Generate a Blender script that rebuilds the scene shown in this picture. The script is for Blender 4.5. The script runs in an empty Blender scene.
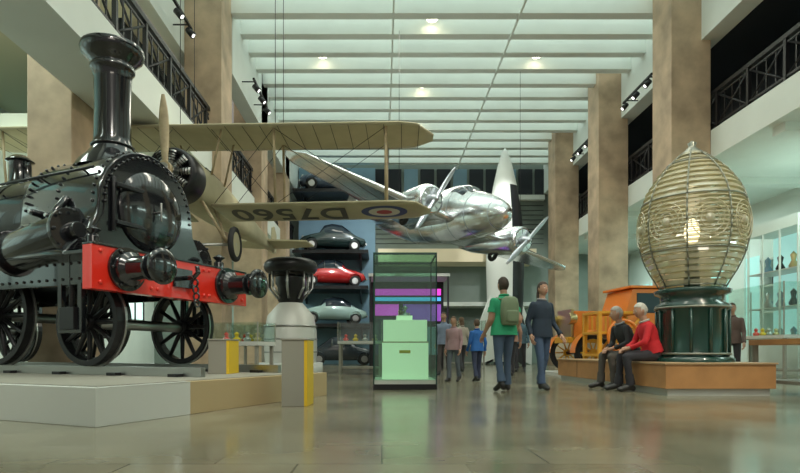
import bpy, bmesh, math, random
from mathutils import Vector, Matrix, Euler
random.seed(4)
scene=bpy.context.scene
try: scene.view_settings.view_transform='Standard'
except Exception: pass
pi=math.pi

# ------------------------------------------------------------ materials
def mat(name,col,rough=.5,metal=0.0,noise=0,nscale=4,bump=0,emit=None,es=0,spec=.5,coat=0):
    m=bpy.data.materials.new(name); m.use_nodes=True
    nt=m.node_tree; b=nt.nodes['Principled BSDF']
    c=(col[0],col[1],col[2],1)
    b.inputs['Base Color'].default_value=c
    b.inputs['Roughness'].default_value=rough
    b.inputs['Metallic'].default_value=metal
    b.inputs['Specular IOR Level'].default_value=spec
    if coat: b.inputs['Coat Weight'].default_value=coat
    if emit:
        b.inputs['Emission Color'].default_value=(*emit,1); b.inputs['Emission Strength'].default_value=es
    if noise or bump:
        tc=nt.nodes.new('ShaderNodeTexCoord'); n=nt.nodes.new('ShaderNodeTexNoise')
        n.inputs['Scale'].default_value=nscale; n.inputs['Detail'].default_value=6
        nt.links.new(tc.outputs['Object'],n.inputs['Vector'])
        if noise:
            r=nt.nodes.new('ShaderNodeValToRGB')
            r.color_ramp.elements[0].position=.3; r.color_ramp.elements[1].position=.7
            r.color_ramp.elements[0].color=(col[0]*(1-noise),col[1]*(1-noise),col[2]*(1-noise),1)
            r.color_ramp.elements[1].color=(min(1,col[0]*(1+noise)),min(1,col[1]*(1+noise)),min(1,col[2]*(1+noise)),1)
            nt.links.new(n.outputs['Fac'],r.inputs['Fac']); nt.links.new(r.outputs['Color'],b.inputs['Base Color'])
        if bump:
            bp=nt.nodes.new('ShaderNodeBump'); bp.inputs['Strength'].default_value=bump; bp.inputs['Distance'].default_value=.02
            nt.links.new(n.outputs['Fac'],bp.inputs['Height']); nt.links.new(bp.outputs['Normal'],b.inputs['Normal'])
    return m
def glassmat(name,tint,gloss=.15,body=0,bodycol=(1,1,1)):
    m=bpy.data.materials.new(name); m.use_nodes=True; nt=m.node_tree
    for n in list(nt.nodes): nt.nodes.remove(n)
    o=nt.nodes.new('ShaderNodeOutputMaterial'); t=nt.nodes.new('ShaderNodeBsdfTransparent'); g=nt.nodes.new('ShaderNodeBsdfGlossy')
    t.inputs['Color'].default_value=(*tint,1); g.inputs['Roughness'].default_value=.05
    mx=nt.nodes.new('ShaderNodeMixShader'); mx.inputs[0].default_value=gloss
    nt.links.new(t.outputs[0],mx.inputs[1]); nt.links.new(g.outputs[0],mx.inputs[2])
    out=mx
    if body:
        d=nt.nodes.new('ShaderNodeBsdfDiffuse'); d.inputs['Color'].default_value=(*bodycol,1)
        m2=nt.nodes.new('ShaderNodeMixShader'); m2.inputs[0].default_value=body
        nt.links.new(mx.outputs[0],m2.inputs[1]); nt.links.new(d.outputs[0],m2.inputs[2]); out=m2
    nt.links.new(out.outputs[0],o.inputs['Surface'])
    return m

BLACK=mat('loco_black_paint',(.008,.009,.011),.16,0,coat=.7)
BLACK2=mat('black_iron',(.018,.018,.020),.35,.3)
RED=mat('buffer_red_paint',(.72,.025,.012),.28,coat=.5)
STEEL=mat('steel_bright',(.42,.42,.41),.35,1)
ALU=mat('polished_aluminium',(.74,.76,.78),.22,1,noise=.14,nscale=3)
ALU2=mat('dull_aluminium',(.5,.54,.58),.38,.9)
BRASS=mat('brass',(.5,.4,.2),.35,.9)
WHITE=mat('white_plaster',(.76,.80,.75),.75,noise=.04,nscale=1)
CREAM=mat('cream_plaster',(.78,.68,.48),.8)
STONE=mat('travertine_pillar',(.50,.37,.25),.6,noise=.28,nscale=1.6,bump=.1)
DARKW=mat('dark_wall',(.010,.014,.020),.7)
RAIL=mat('black_railing',(.012,.012,.014),.4)
BACKW=mat('grey_green_wall',(.20,.24,.21),.8,noise=.15,nscale=.8)
BLUEW=mat('steel_blue_wall',(.18,.30,.38),.7,noise=.08,nscale=1)
LINEN=mat('doped_linen',(.48,.43,.28),.7,noise=.08,nscale=2)
LINEND=mat('linen_dark',(.06,.06,.05),.6)
WOODP=mat('propeller_wood',(.42,.33,.2),.4,noise=.2,nscale=6)
PLINTH=mat('plinth_grey',(.58,.59,.55),.5)
PTAN=mat('plinth_tan',(.46,.35,.19),.5)
YEL=mat('yellow_panel',(.78,.5,.02),.5)
GREYP=mat('post_grey',(.30,.29,.24),.55)
ORW=mat('bench_orange_wood',(.50,.25,.10),.35,noise=.15,nscale=3)
GREEN=mat('dark_green_enamel',(.010,.048,.038),.25,coat=.5)
FRAMEM=mat('gunmetal_frame',(.26,.27,.23),.35,.8)
TYRE=mat('rubber',(.02,.02,.02),.8)
TEALL=mat('teal_lit_panel',(.3,.5,.48),.6,emit=(.45,.85,.78),es=.55)
WHITEL=mat('lit_white_panel',(.7,.8,.78),.6,emit=(.7,1,.92),es=.9)
MAG=mat('magenta_light',(.5,.1,.5),.5,emit=(.9,.06,.7),es=1.1)
CYAN=mat('cyan_light',(.1,.4,.8),.5,emit=(.1,.5,1),es=1.0)
WARM=mat('warm_lamp',(1,.9,.6),.5,emit=(1,.9,.65),es=12)
LAMPW=mat('spot_lamp_face',(1,1,.95),.5,emit=(1,1,.95),es=3)
SKYL=mat('luminous_ceiling',(.74,.80,.76),.8,emit=(.84,1,.95),es=1.35)
GLASS=glassmat('case_glass',(.76,.93,.84),.10)
GLASSC=glassmat('clear_glass',(.92,.97,.95),.08)
LENSG=glassmat('fresnel_glass',(.94,.91,.78),.30,.30,(.80,.76,.58))
WINDG=mat('dark_window_glass',(.02,.03,.04),.08)
CASEW=mat('case_white_glow',(.84,.88,.72),.6,emit=(.85,.96,.70),es=.42)  # pedestal white with added glow, standing in for light inside the case
NAVY=mat('roundel_blue',(.03,.06,.16),.6); RRED=mat('roundel_red',(.42,.05,.04),.6); RWH=mat('roundel_white',(.62,.6,.48),.6)
HEDGE=mat('bench_top',(.48,.32,.18),.35)

def floor_mat():
    m=bpy.data.materials.new('stone_tile_floor'); m.use_nodes=True; nt=m.node_tree; b=nt.nodes['Principled BSDF']
    tc=nt.nodes.new('ShaderNodeTexCoord'); br=nt.nodes.new('ShaderNodeTexBrick')
    br.offset=.5; br.inputs['Scale'].default_value=1; br.inputs['Brick Width'].default_value=.9; br.inputs['Row Height'].default_value=.6
    br.inputs['Mortar Size'].default_value=.006; br.inputs['Color1'].default_value=(.22,.195,.13,1); br.inputs['Color2'].default_value=(.29,.265,.185,1)
    br.inputs['Mortar'].default_value=(.14,.125,.085,1)
    nt.links.new(tc.outputs['Object'],br.inputs['Vector'])
    n=nt.nodes.new('ShaderNodeTexNoise'); n.inputs['Scale'].default_value=1.3; n.inputs['Detail'].default_value=8
    nt.links.new(tc.outputs['Object'],n.inputs['Vector'])
    mx=nt.nodes.new('ShaderNodeMix'); mx.data_type='RGBA'; mx.blend_type='MULTIPLY'; mx.inputs[0].default_value=.7
    r=nt.nodes.new('ShaderNodeValToRGB'); r.color_ramp.elements[0].position=.3;r.color_ramp.elements[1].position=.7
    r.color_ramp.elements[0].color=(.6,.6,.6,1); r.color_ramp.elements[1].color=(1,1,1,1)
    nt.links.new(n.outputs['Fac'],r.inputs['Fac']); nt.links.new(br.outputs['Color'],mx.inputs[6]); nt.links.new(r.outputs['Color'],mx.inputs[7])
    nt.links.new(mx.outputs[2],b.inputs['Base Color'])
    mr=nt.nodes.new('ShaderNodeMapRange'); mr.inputs[3].default_value=.09; mr.inputs[4].default_value=.26
    nt.links.new(n.outputs['Fac'],mr.inputs[0]); nt.links.new(mr.outputs[0],b.inputs['Roughness'])
    return m
FLOOR=floor_mat()

# ------------------------------------------------------------ builder
class B:
    def __init__(s,name,M=None):
        s.name=name; s.bm=bmesh.new(); s.mats=[]; s.M=Matrix.Identity(4); s.world=M or Matrix.Identity(4)
    def mi(s,m):
        if m not in s.mats: s.mats.append(m)
        return s.mats.index(m)
    def add(s,vs,fs,m,smooth=False,M=None):
        T=s.M@M if M is not None else s.M
        bv=[s.bm.verts.new(T@Vector(v)) for v in vs]; idx=s.mi(m)
        for i,f in enumerate(fs):
            try:
                fc=s.bm.faces.new([bv[k] for k in f]); fc.material_index=idx; fc.smooth=smooth
            except ValueError: pass
    def box(s,x0,x1,y0,y1,z0,z1,m,M=None):
        v=[(x,y,z) for z in(z0,z1) for y in(y0,y1) for x in(x0,x1)]
        s.add(v,[(0,2,3,1),(4,5,7,6),(0,1,5,4),(2,6,7,3),(0,4,6,2),(1,3,7,5)],m,False,M)
    def cyl(s,p0,p1,r0,r1,m,seg=16,smooth=True,cap=True):
        p0=Vector(p0);p1=Vector(p1);d=(p1-p0)
        if d.length<1e-6:return
        q=d.to_track_quat('Z','Y').to_matrix()
        v=[];f=[]
        for p,r in((p0,r0),(p1,r1)):
            for i in range(seg):
                a=2*pi*i/seg; v.append(p+q@Vector((math.cos(a)*r,math.sin(a)*r,0)))
        for i in range(seg):
            j=(i+1)%seg; f.append((i,j,seg+j,seg+i))
        s.add(v,f,m,smooth)
        if cap:
            s.add(v[:seg],[tuple(range(seg-1,-1,-1))],m); s.add(v[seg:],[tuple(range(seg))],m)
    def lathe(s,prof,m,M=None,seg=32,smooth=True,a0=0,a1=2*pi,matf=None):
        full=abs(a1-a0-2*pi)<1e-4
        n=seg if full else seg+1
        v=[];
        for r,z in prof:
            for i in range(n):
                a=a0+(a1-a0)*i/seg; v.append((math.cos(a)*r,math.sin(a)*r,z))
        if matf is None:
            f=[]
            for k in range(len(prof)-1):
                for i in range(seg):
                    j=(i+1)%n; f.append((k*n+i,k*n+j,(k+1)*n+j,(k+1)*n+i))
            s.add(v,f,m,smooth,M)
        else:
            g={}
            for k in range(len(prof)-1):
                for i in range(seg):
                    j=(i+1)%n; g.setdefault(matf(k,i),[]).append((k*n+i,k*n+j,(k+1)*n+j,(k+1)*n+i))
            for mm,f in g.items(): s.add(v,f,mm,smooth,M)
    def loft(s,rings,m,cap=True,smooth=True,M=None,matf=None):
        n=len(rings[0]); v=[p for r in rings for p in r]; g={}
        for k in range(len(rings)-1):
            for i in range(n):
                j=(i+1)%n; mm=matf(k,i) if matf else m
                g.setdefault(mm,[]).append((k*n+i,k*n+j,(k+1)*n+j,(k+1)*n+i))
        T=s.M@M if M is not None else s.M
        bv=[s.bm.verts.new(T@Vector(p)) for p in v]
        for mm,fs in g.items():
            idx=s.mi(mm)
            for f in fs:
                try:
                    fc=s.bm.faces.new([bv[q] for q in f]); fc.material_index=idx; fc.smooth=smooth
                except ValueError: pass
        if cap:
            for sl in (list(range(n))[::-1],[ (len(rings)-1)*n+i for i in range(n)]):
                try:
                    fc=s.bm.faces.new([bv[q] for q in sl]); fc.material_index=s.mi(m)
                except ValueError: pass
    def prism(s,poly,y0,y1,m,axis='y',M=None,smooth=False):
        def P(a,b,c): return (a,c,b) if axis=='y' else ((c,a,b) if axis=='x' else (a,b,c))
        n=len(poly); v=[P(a,b,y0) for a,b in poly]+[P(a,b,y1) for a,b in poly]
        f=[(i,(i+1)%n,n+(i+1)%n,n+i) for i in range(n)]
        s.add(v,f,m,smooth,M); s.add(v,[tuple(range(n-1,-1,-1)),tuple(range(n,2*n))],m,False,M)
    def tube(s,pts,r,m,seg=8):
        pts=[Vector(p) for p in pts]
        for a,b in zip(pts,pts[1:]): s.cyl(a,b,r,r,m,seg)
        for p in pts[1:-1]: s.sph(p,(r,r,r),m,seg,6)
    def sph(s,c,r,m,u=16,v=10,M=None):
        c=Vector(c); vs=[];fs=[]
        for i in range(v+1):
            th=pi*i/v
            for j in range(u):
                a=2*pi*j/u; vs.append(c+Vector((r[0]*math.sin(th)*math.cos(a),r[1]*math.sin(th)*math.sin(a),r[2]*math.cos(th))))
        for i in range(v):
            for j in range(u):
                k=(j+1)%u; fs.append((i*u+j,(i+1)*u+j,(i+1)*u+k,i*u+k))
        s.add(vs,fs,m,True,M)
    def torus(s,c,axis,R,r,m,seg=32,rs=8):
        q=Vector(axis).to_track_quat('Z','Y').to_matrix().to_4x4()
        prof=[(R+r*math.cos(2*pi*i/rs),r*math.sin(2*pi*i/rs)) for i in range(rs+1)]
        s.lathe(prof,m,Matrix.Translation(Vector(c))@q,seg)
    def done(s,parent=None,bevel=0,hide=False):
        bmesh.ops.remove_doubles(s.bm,verts=s.bm.verts,dist=1e-5)
        bmesh.ops.recalc_face_normals(s.bm,faces=s.bm.faces)
        me=bpy.data.meshes.new(s.name); s.bm.to_mesh(me); s.bm.free()
        for m in s.mats: me.materials.append(m)
        o=bpy.data.objects.new(s.name,me); scene.collection.objects.link(o); o.matrix_world=s.world
        if parent: o.parent=parent; o.matrix_parent_inverse=parent.matrix_world.inverted()
        if bevel:
            bv=o.modifiers.new('bevel','BEVEL'); bv.width=bevel; bv.segments=2; bv.limit_method='ANGLE'; bv.angle_limit=.7
        return o
def TR(x,y,z=0,rz=0,rx=0,ry=0): return Matrix.Translation((x,y,z))@Euler((rx,ry,rz),'XYZ').to_matrix().to_4x4()

def boxobj(name,x0,x1,y0,y1,z0,z1,m,bevel=0):
    b=B(name); b.box(x0,x1,y0,y1,z0,z1,m); return b.done(bevel=bevel)

# ------------------------------------------------------------ room shell
XL,XR=-4.3,7.7
boxobj('floor',-12,13,-5,29.5,-.2,0,FLOOR)
boxobj('wall_left',-12.2,-12,-5,29.5,0,11,WHITE)
boxobj('wall_right',13,13.2,-5,29.5,0,11,WHITE)
bw=B('wall_back')
bw.box(-12,13,29.5,29.8,0,11.2,BACKW)
for i in range(15):
    x=-4+i*.86
    bw.box(x,x+.72,29.40,29.52,8.9,10.2,DARKW if i%3 else BLUEW)
bw.box(-4.3,8.5,29.2,29.5,8.55,8.8,WHITE)
for i in range(9):
    bw.box(-4.3,8.5,29.47,29.5,6.3+i*.25,6.32+i*.25,DARKW)
bw.done()
boxobj('trim_1',-.2,7.7,27.9,29.5,5.1,5.75,CREAM)
boxobj('trim_2',-.2,7.7,28.0,29.45,2.9,3.1,WHITE)

c=B('ceiling')
c.box(-5.6,9.2,-5,29.5,10.95,11.1,SKYL)
y=-4
while y<29.4:
    c.box(-5.3 if y<15 else XL,8.5,y,y+.30,10.25,10.95,WHITE)
    y+=1.05
for x in(.3,3.9):
    c.box(x,x+.05,-5,29.5,10.17,10.25,WHITE)
c.done()
boxobj('wall_left_upper',-4.75,XL,16.1,29.5,8.6,11.0,WHITE)
boxobj('wall_left_upper_near',-5.6,-5.3,-5,16.0,8.6,11.0,WHITE)
boxobj('wall_right_upper',8.5,9.0,-5,29.5,8.9,11.0,WHITE)
g=B('balcony_right'); g.box(8.76,13,-5,29.5,5.75,6.5,WHITE)
for i in range(7): g.box(9,12.9,.5+4*i,.9+4*i,5.55,5.75,WHITE)
g.done()
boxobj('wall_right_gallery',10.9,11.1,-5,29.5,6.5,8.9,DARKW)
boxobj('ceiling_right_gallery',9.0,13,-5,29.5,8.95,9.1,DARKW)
g=B('balcony_left'); g.box(-5.65,-4.55,-5,29.5,5.35,6.1,WHITE); g.box(-12,-5.65,12.9,29.5,5.35,6.1,WHITE); g.done()
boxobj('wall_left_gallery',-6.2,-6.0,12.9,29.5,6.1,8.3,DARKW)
boxobj('ceiling_left_gallery',-12,-5.6,-5,29.5,8.3,8.55,CREAM)
def railing(name,x,y0,y1,z):
    r=B(name)
    for dz,t in((1.0,.05),(.86,.02),(.12,.025)):
        r.box(x-t,x+t,y0,y1,z+dz-t,z+dz+t,RAIL)
    y=y0
    while y<y1:
        r.box(x-.04,x+.04,y-.04,y+.04,z,z+1.0,RAIL)
        n=4
        for i in range(1,n): 
            yy=y+i*1.25/n
            if yy<y1: r.box(x-.012,x+.012,yy-.018,yy+.018,z+.12,z+.86,RAIL)
        for s in(1,-1):
            a=(x,y+ .1,z+.14 if s>0 else z+.84); b_=(x,min(y+1.15,y1),z+.84 if s>0 else z+.14)
            r.cyl(a,b_,.025,.025,RAIL,6)
        y+=1.25
    r.done()
railing('railing_right',8.84,-4,29.3,6.5)
railing('railing_left',-4.65,-4,29.3,6.1)
def pillar(x0,x1,y0):
    p=B('pillar'); p.box(x0,x1,y0,y0+1.05,0,10.95,STONE); p.box(x0-.03,x1+.03,y0-.03,y0+1.08,0,.25,STONE); p.done(bevel=.015)
for y in(2.3,8.5,14.9,19.9,24.9): pillar(XR,XR+1.05,y)
for y in(15,20,25): pillar(XL-1.0,XL,y)
pillar(-6.50,-5.68,10.25)
for i in range(7):
    y=1+i*4
    b=B('window_%d'%(i+1)); b.box(12.9,13.0,y,y+2.9,1.0,3.9,TEALL); 
    for t in range(4): b.box(12.84,12.92,y+t*.95,y+t*.95+.06,.9,4,WHITE)
    b.done()
    b=B('window_%d'%(i+8)); b.box(-12.0,-11.9,y,y+2.9,2.2,4.9,WHITEL)
    for t in range(4): b.box(-11.9,-11.84,y+t*.95,y+t*.95+.06,2.1,5,BLACK2)
    b.box(-11.95,-11.9,y-.1,y+3,6.7,7.5,TEALL); b.done()

# ------------------------------------------------------------ track lights
def track(name,x,y,z,rz,n=4):
    b=B(name,TR(x,y,z,rz))
    b.box(-1,1,-.03,.03,-.03,.03,RAIL); b.cyl((-.8,0,0),(-.8,-.4,.0),.02,.02,RAIL,6); b.cyl((.8,0,0),(.8,-.4,.0),.02,.02,RAIL,6)
    for i in range(n):
        px=-.8+i*1.6/(n-1)
        b.cyl((px,0,-.03),(px,.02,-.14),.015,.015,RAIL,6)
        b.cyl((px,-.04,-.12),(px,.12,-.28),.07,.09,RAIL,12); b.cyl((px,.121,-.281),(px,.124,-.284),.05,.05,LAMPW,12)
    b.done()
track('track_light',8.1,17.8,8.95,pi/2,3); track('track_light',-4.9,13.4,8.9,-pi/2,3)
track('track_light',-3.9,18,8.9,-pi/2,3); track('track_light',8.1,22.8,8.95,pi/2,3)
for i,(x,y) in enumerate([(1.5,16.72),(1.5,20.9),(1.5,24.1),(-2,18.8),(5.2,18.8)]):
    b=B('ceiling_downlight'); b.cyl((x,y,10.55),(x,y,10.95),.18,.18,WHITE,16); b.cyl((x,y,10.53),(x,y,10.55),.16,.16,WARM,16); b.done()

# ------------------------------------------------------------ locomotive
LM=TR(-2.65,7.2,0,math.radians(-24.3))
p=B('exhibit_plinth',LM); p.box(-7.5,1.48,-2.36,-1.32,0,.316,PLINTH); p.box(-7.5,1.40,-1.32,1.3,0,.316,PLINTH); p.box(1.40,1.48,-1.32,1.3,0,.316,PTAN); p.box(-7.4,1.40,-2.28,1.2,.316,.325,GREYP); p.done(bevel=.01)
L=B('steam_locomotive',LM)
for sy in(-1,1): 
    L.box(-7,1.1,sy*.72-.035,sy*.72+.035,.325,.43,STEEL)
    for i in range(9): L.box(-6.9+i*.95,-6.75+i*.95,sy*.72-.12,sy*.72+.12,.325,.36,BLACK2)
def wheel(b,x,y,z,r,m,spokes=12,t=.06,rim=.07):
    M=Matrix.Translation((x,y,z))@Euler((pi/2,0,0)).to_matrix().to_4x4()
    b.lathe([(r,-t),(r,t),(r-rim,t),(r-rim,-t),(r,-t)],m,M,40,False)
    s=1 if y<0 else -1
    b.lathe([(r+.03,-t*s*1.0),(r+.03,-t*s*.6),(r,-t*s*.6)],STEEL,M,40,False)
    b.cyl((x,y-t*1.4,z),(x,y+t*1.4,z),r*.2,r*.2,m,20); b.cyl((x,y-t*2.2,z),(x,y+t*2.2,z),r*.1,r*.1,m,14)
    for i in range(spokes):
        a=2*pi*i/spokes; c_,s_=math.cos(a),math.sin(a)
        b.cyl((x+c_*r*.18,y,z+s_*r*.18),(x+c_*(r-rim*.8),y,z+s_*(r-rim*.8)),.036,.026,m,8)
for sy in(-1,1):
    wheel(L,-.62,sy*.76,.96,.53,BLACK2,12)
    wheel(L,-2.35,sy*.76,1.08,.65,BLACK2,14)
    wheel(L,-4.3,sy*.76,.95,.52,BLACK2,12)
for x,z in((-.62,.95),(-2.35,1.08),(-4.3,.95)): L.cyl((x,-1,z),(x,1,z),.07,.07,STEEL,14)
for sy in(-1,1):
    y0=sy*1.0
    L.box(-5.6,0,y0-.025,y0+.025,1.38,1.7,BLACK)
    for xx in(-.62,-2.35,-4.3):
        for dx in(-.17,.17): L.box(xx+dx-.035,xx+dx+.035,y0-.03,y0+.03,.86,1.4,BLACK)
        L.box(xx-.12,xx+.12,y0-.07,y0+.07,.86,1.12,BLACK2)
        L.box(xx-.2,xx+.2,y0-.03,y0+.03,.82,.87,BLACK)
        for j in range(6):
            w=.46-j*.06; L.box(xx-w,xx+w,y0-.05,y0+.05,1.78+j*.028,1.80+j*.028,BLACK2)
        for dx in(-.42,.42): L.cyl((xx+dx,y0,1.4),(xx+dx,y0,1.84),.02,.02,STEEL,8)
        L.cyl((xx,y0,1.1),(xx,y0,1.8),.03,.03,BLACK2,8)
    L.box(-5.6,.0,sy*.98,sy*1.22,1.69,1.73,BLACK)
    i=-5.5
    while i<-.05:
        L.sph((i,y0+sy*.03,1.45),(.018,.018,.018),BLACK,8,5); L.sph((i,y0+sy*.03,1.63),(.018,.018,.018),BLACK,8,5); i+=.14
L.box(-5.6,0,-.95,.95,1.66,1.7,BLACK)
L.box(-.05,.1,-1.3,1.3,1.28,1.76,RED)
for y in(-1.2,-.5,-.4,.4,.5,1.2):
    for z in(1.36,1.7): L.sph((.105,y,z),(.02,.025,.025),RED,10,6)
L.box(-.06,.11,-1.3,1.3,1.76,1.785,BLACK)
for y in(-.86,.86):
    L.cyl((.1,y,1.54),(.14,y,1.54),.25,.25,BLACK,28)
    M=TR(.14,y,1.54,0,0,pi/2)
    L.lathe([(.2,0),(.19,.06),(.14,.1),(.13,.32),(.15,.33),(.15,.37),(.08,.38),(.08,.45),(.17,.47),(.20,.49),(.20,.53),(.16,.555),(0,.565)],BLACK,M,28)
    for a in range(6):
        L.sph((.15,y+.215*math.cos(a*pi/3),1.54+.215*math.sin(a*pi/3)),(.02,.02,.02),BLACK,8,6)
L.box(.1,.13,-.16,.16,1.42,1.66,BLACK)
L.tube([(.1,0,1.54),(.30,0,1.54),(.37,0,1.60),(.35,0,1.68)],.03,BLACK,10)
for i in range(4): L.torus((.32+.01*i,0,1.47-.085*i),(1,0,0) if i%2 else (0,1,0),.045,.014,BLACK,14,6)
# smokebox (flared flanks sweeping over the outside cylinders)
SR=.78
def sbprof(f=1.0):
    pts=[]; R=SR*f; zc=2.42
    for i in range(17):
        a=pi*i/16; pts.append((R*math.cos(a),zc+R*math.sin(a)))
    left=[(-.80*f,2.25),(-.90*f,2.08),(-1.05*f,1.92),(-1.18*f,1.79),(-1.24*f,1.70)]
    right=[(-a,b) for a,b in left][::-1]
    return pts+left+right
pr=sbprof()
L.loft([[(x,a,b) for a,b in sbprof(f)] for x,f in((-.45,.97),(-.46,.99),(-.5,1.0),(-1.85,1.0),(-1.95,.93))],BLACK,True,True)
L.prism([(a*.9,2.42+(b-2.42)*.9) for a,b in pr],-.45,-.435,BLACK,'x')
L.lathe([(.52,0),(.52,.03),(.47,.06),(.3,.10),(0,.13)],BLACK,TR(-.44,0,2.42,0,0,pi/2),36)
for z in(2.16,2.62):
    L.box(-.40,-.34,-.60,.30,z,z+.05,BLACK2)
L.cyl((-.40,-.60,2.08),(-.40,-.60,2.74),.025,.025,BLACK2,8)
L.cyl((-.33,.0,2.42),(-.24,.0,2.42),.02,.02,STEEL,8); L.cyl((-.25,.0,2.30),(-.25,.0,2.54),.014,.014,STEEL,8)
for i in range(26):
    a=pi*i/25
    L.sph((-.43,.70*math.cos(a),2.42+.70*math.sin(a)),(.020,.020,.020),BLACK,8,5)
    for x in(-.55,-1.2,-1.78):
        L.sph((x,(SR+.005)*math.cos(a),2.42+(SR+.005)*math.sin(a)),(.020,.020,.020),BLACK,8,5)
for sy in(-1,1):
    for i in range(8):
        x=-.55-i*.175
        for (a,b_) in((.83,2.2),(1.06,1.92)): L.sph((x,sy*a,b_),(.020,.020,.020),BLACK,8,5)
L.cyl((-1.9,0,2.42),(-4.6,0,2.42),.68,.68,BLACK,48)
for x in(-2.0,-2.7,-3.4,-4.1): L.lathe([(.695,-.03),(.695,.03)],BLACK2,TR(x,0,2.42,0,0,pi/2),48)
L.box(-5.5,-4.6,-.72,.72,1.5,2.5,BLACK); L.cyl((-5.5,0,2.5),(-4.6,0,2.5),.72,.72,BLACK,40)
L.lathe([(.32,0),(.27,.12),(.26,.5),(.3,.53),(.2,.68),(0,.74)],BRASS,TR(-4.9,0,3.2),28)
L.lathe([(.22,0),(.16,.1),(.15,.4),(.2,.42),(.1,.5),(0,.5)],BLACK,TR(-3.1,0,3.06),24)
L.lathe([(.50,3.05),(.43,3.17),(.34,3.26),(.265,3.36),(.24,3.5),(.23,3.9),(.24,4.3),(.25,4.40),(.285,4.44),(.285,4.48),(.265,4.51),(.32,4.57),(.385,4.63),(.41,4.70),(.40,4.75),(.32,4.77),(.25,4.76),(.22,4.6)],BLACK,TR(-1.14,0,0),40)
L.torus((-1.14,0,3.40),(0,0,1),.26,.02,BLACK,32,8)
for sy in(-1,1):
    y=sy*1.02
    L.cyl((-.62,y,1.98),(-1.6,y,1.82),.25,.25,BLACK,28); L.cyl((-.56,y,1.99),(-.62,y,1.98),.29,.29,BLACK,28); L.cyl((-1.6,y,1.82),(-1.66,y,1.81),.29,.29,BLACK,28)
    for a in range(8): 
        L.sph((-.55,y+.25*math.cos(a*pi/4),1.99+.25*math.sin(a*pi/4)),(.022,.022,.022),BLACK2,8,5)
    L.cyl((-.45,y,2.01),(-.56,y,1.99),.1,.12,BLACK,16)
    L.cyl((-1.6,y,1.82),(-2.5,y,1.66),.03,.03,STEEL,10)
    for dz in(-.1,.12): L.cyl((-1.66,y,1.81+dz),(-2.5,y,1.67+dz),.028,.028,STEEL,8)
    L.box(-2.3,-2.1,y-.06,y+.06,1.58,1.82,BLACK2)
    L.cyl((-2.2,y-.02*sy,1.7),(-2.62,y-.1*sy,1.2),.035,.045,STEEL,10)
    L.tube([(-.6,sy*.72,2.85),(-4.6,sy*.72,2.85)],.018,BLACK2,8)
    for x in(-.8,-1.6,-2.6,-3.6,-4.5): L.cyl((x,sy*.60,2.8),(x,sy*.72,2.85),.015,.015,BLACK2,6)
    L.tube([(-1.95,sy*.92,2.1),(-2.6,sy*.82,2.2),(-3.6,sy*.8,1.95),(-4.6,sy*.82,2.0)],.03,BLACK,8)
    L.tube([(-1.0,sy*.78,2.5),(-1.0,sy*.93,2.3),(-1.05,sy*.97,2.05)],.05,BLACK,10)
    for (x,z) in((-.8,2.3),(-1.2,2.28),(-1.5,2.35)):
        L.cyl((x,sy*.76,z),(x,sy*.9,z),.05,.04,BLACK,12); L.cyl((x,sy*.9,z),(x,sy*.93,z),.025,.025,STEEL,8)
for x,h in((-.2,.3),(-2.9,.34)): 
    for sy in(-1,1): L.lathe([(.07,0),(.07,h*.6),(.04,h*.7),(.09,h*.85),(.02,h)],BLACK,TR(x,sy*1.05,1.73),16)
for i in range(7):
    y=-.9+i*.3; L.box(-.3,-.05,y-.1,y+.1,1.76,1.80,BLACK2)
loco=L.done(bevel=.006)

# ------------------------------------------------------------ info posts
def post(x,y,w,h,z0=0):
    b=B('information_post',TR(x,y,z0,math.radians(-3))); b.box(-w/2,w/2-.02,-.2,.2,0,h,GREYP); b.box(w/2-.02,w/2+.015,-.2,.2,.0,h,YEL); b.box(-w/2-.01,w/2+.02,-.21,.21,h,h+.02,GREYP)
    b.done(bevel=.004)
post(-.96,6.35,.27,.73); post(-2.04,7.2,.25,.42,.325); post(-1.55,10.5,.3,.8)

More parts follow.
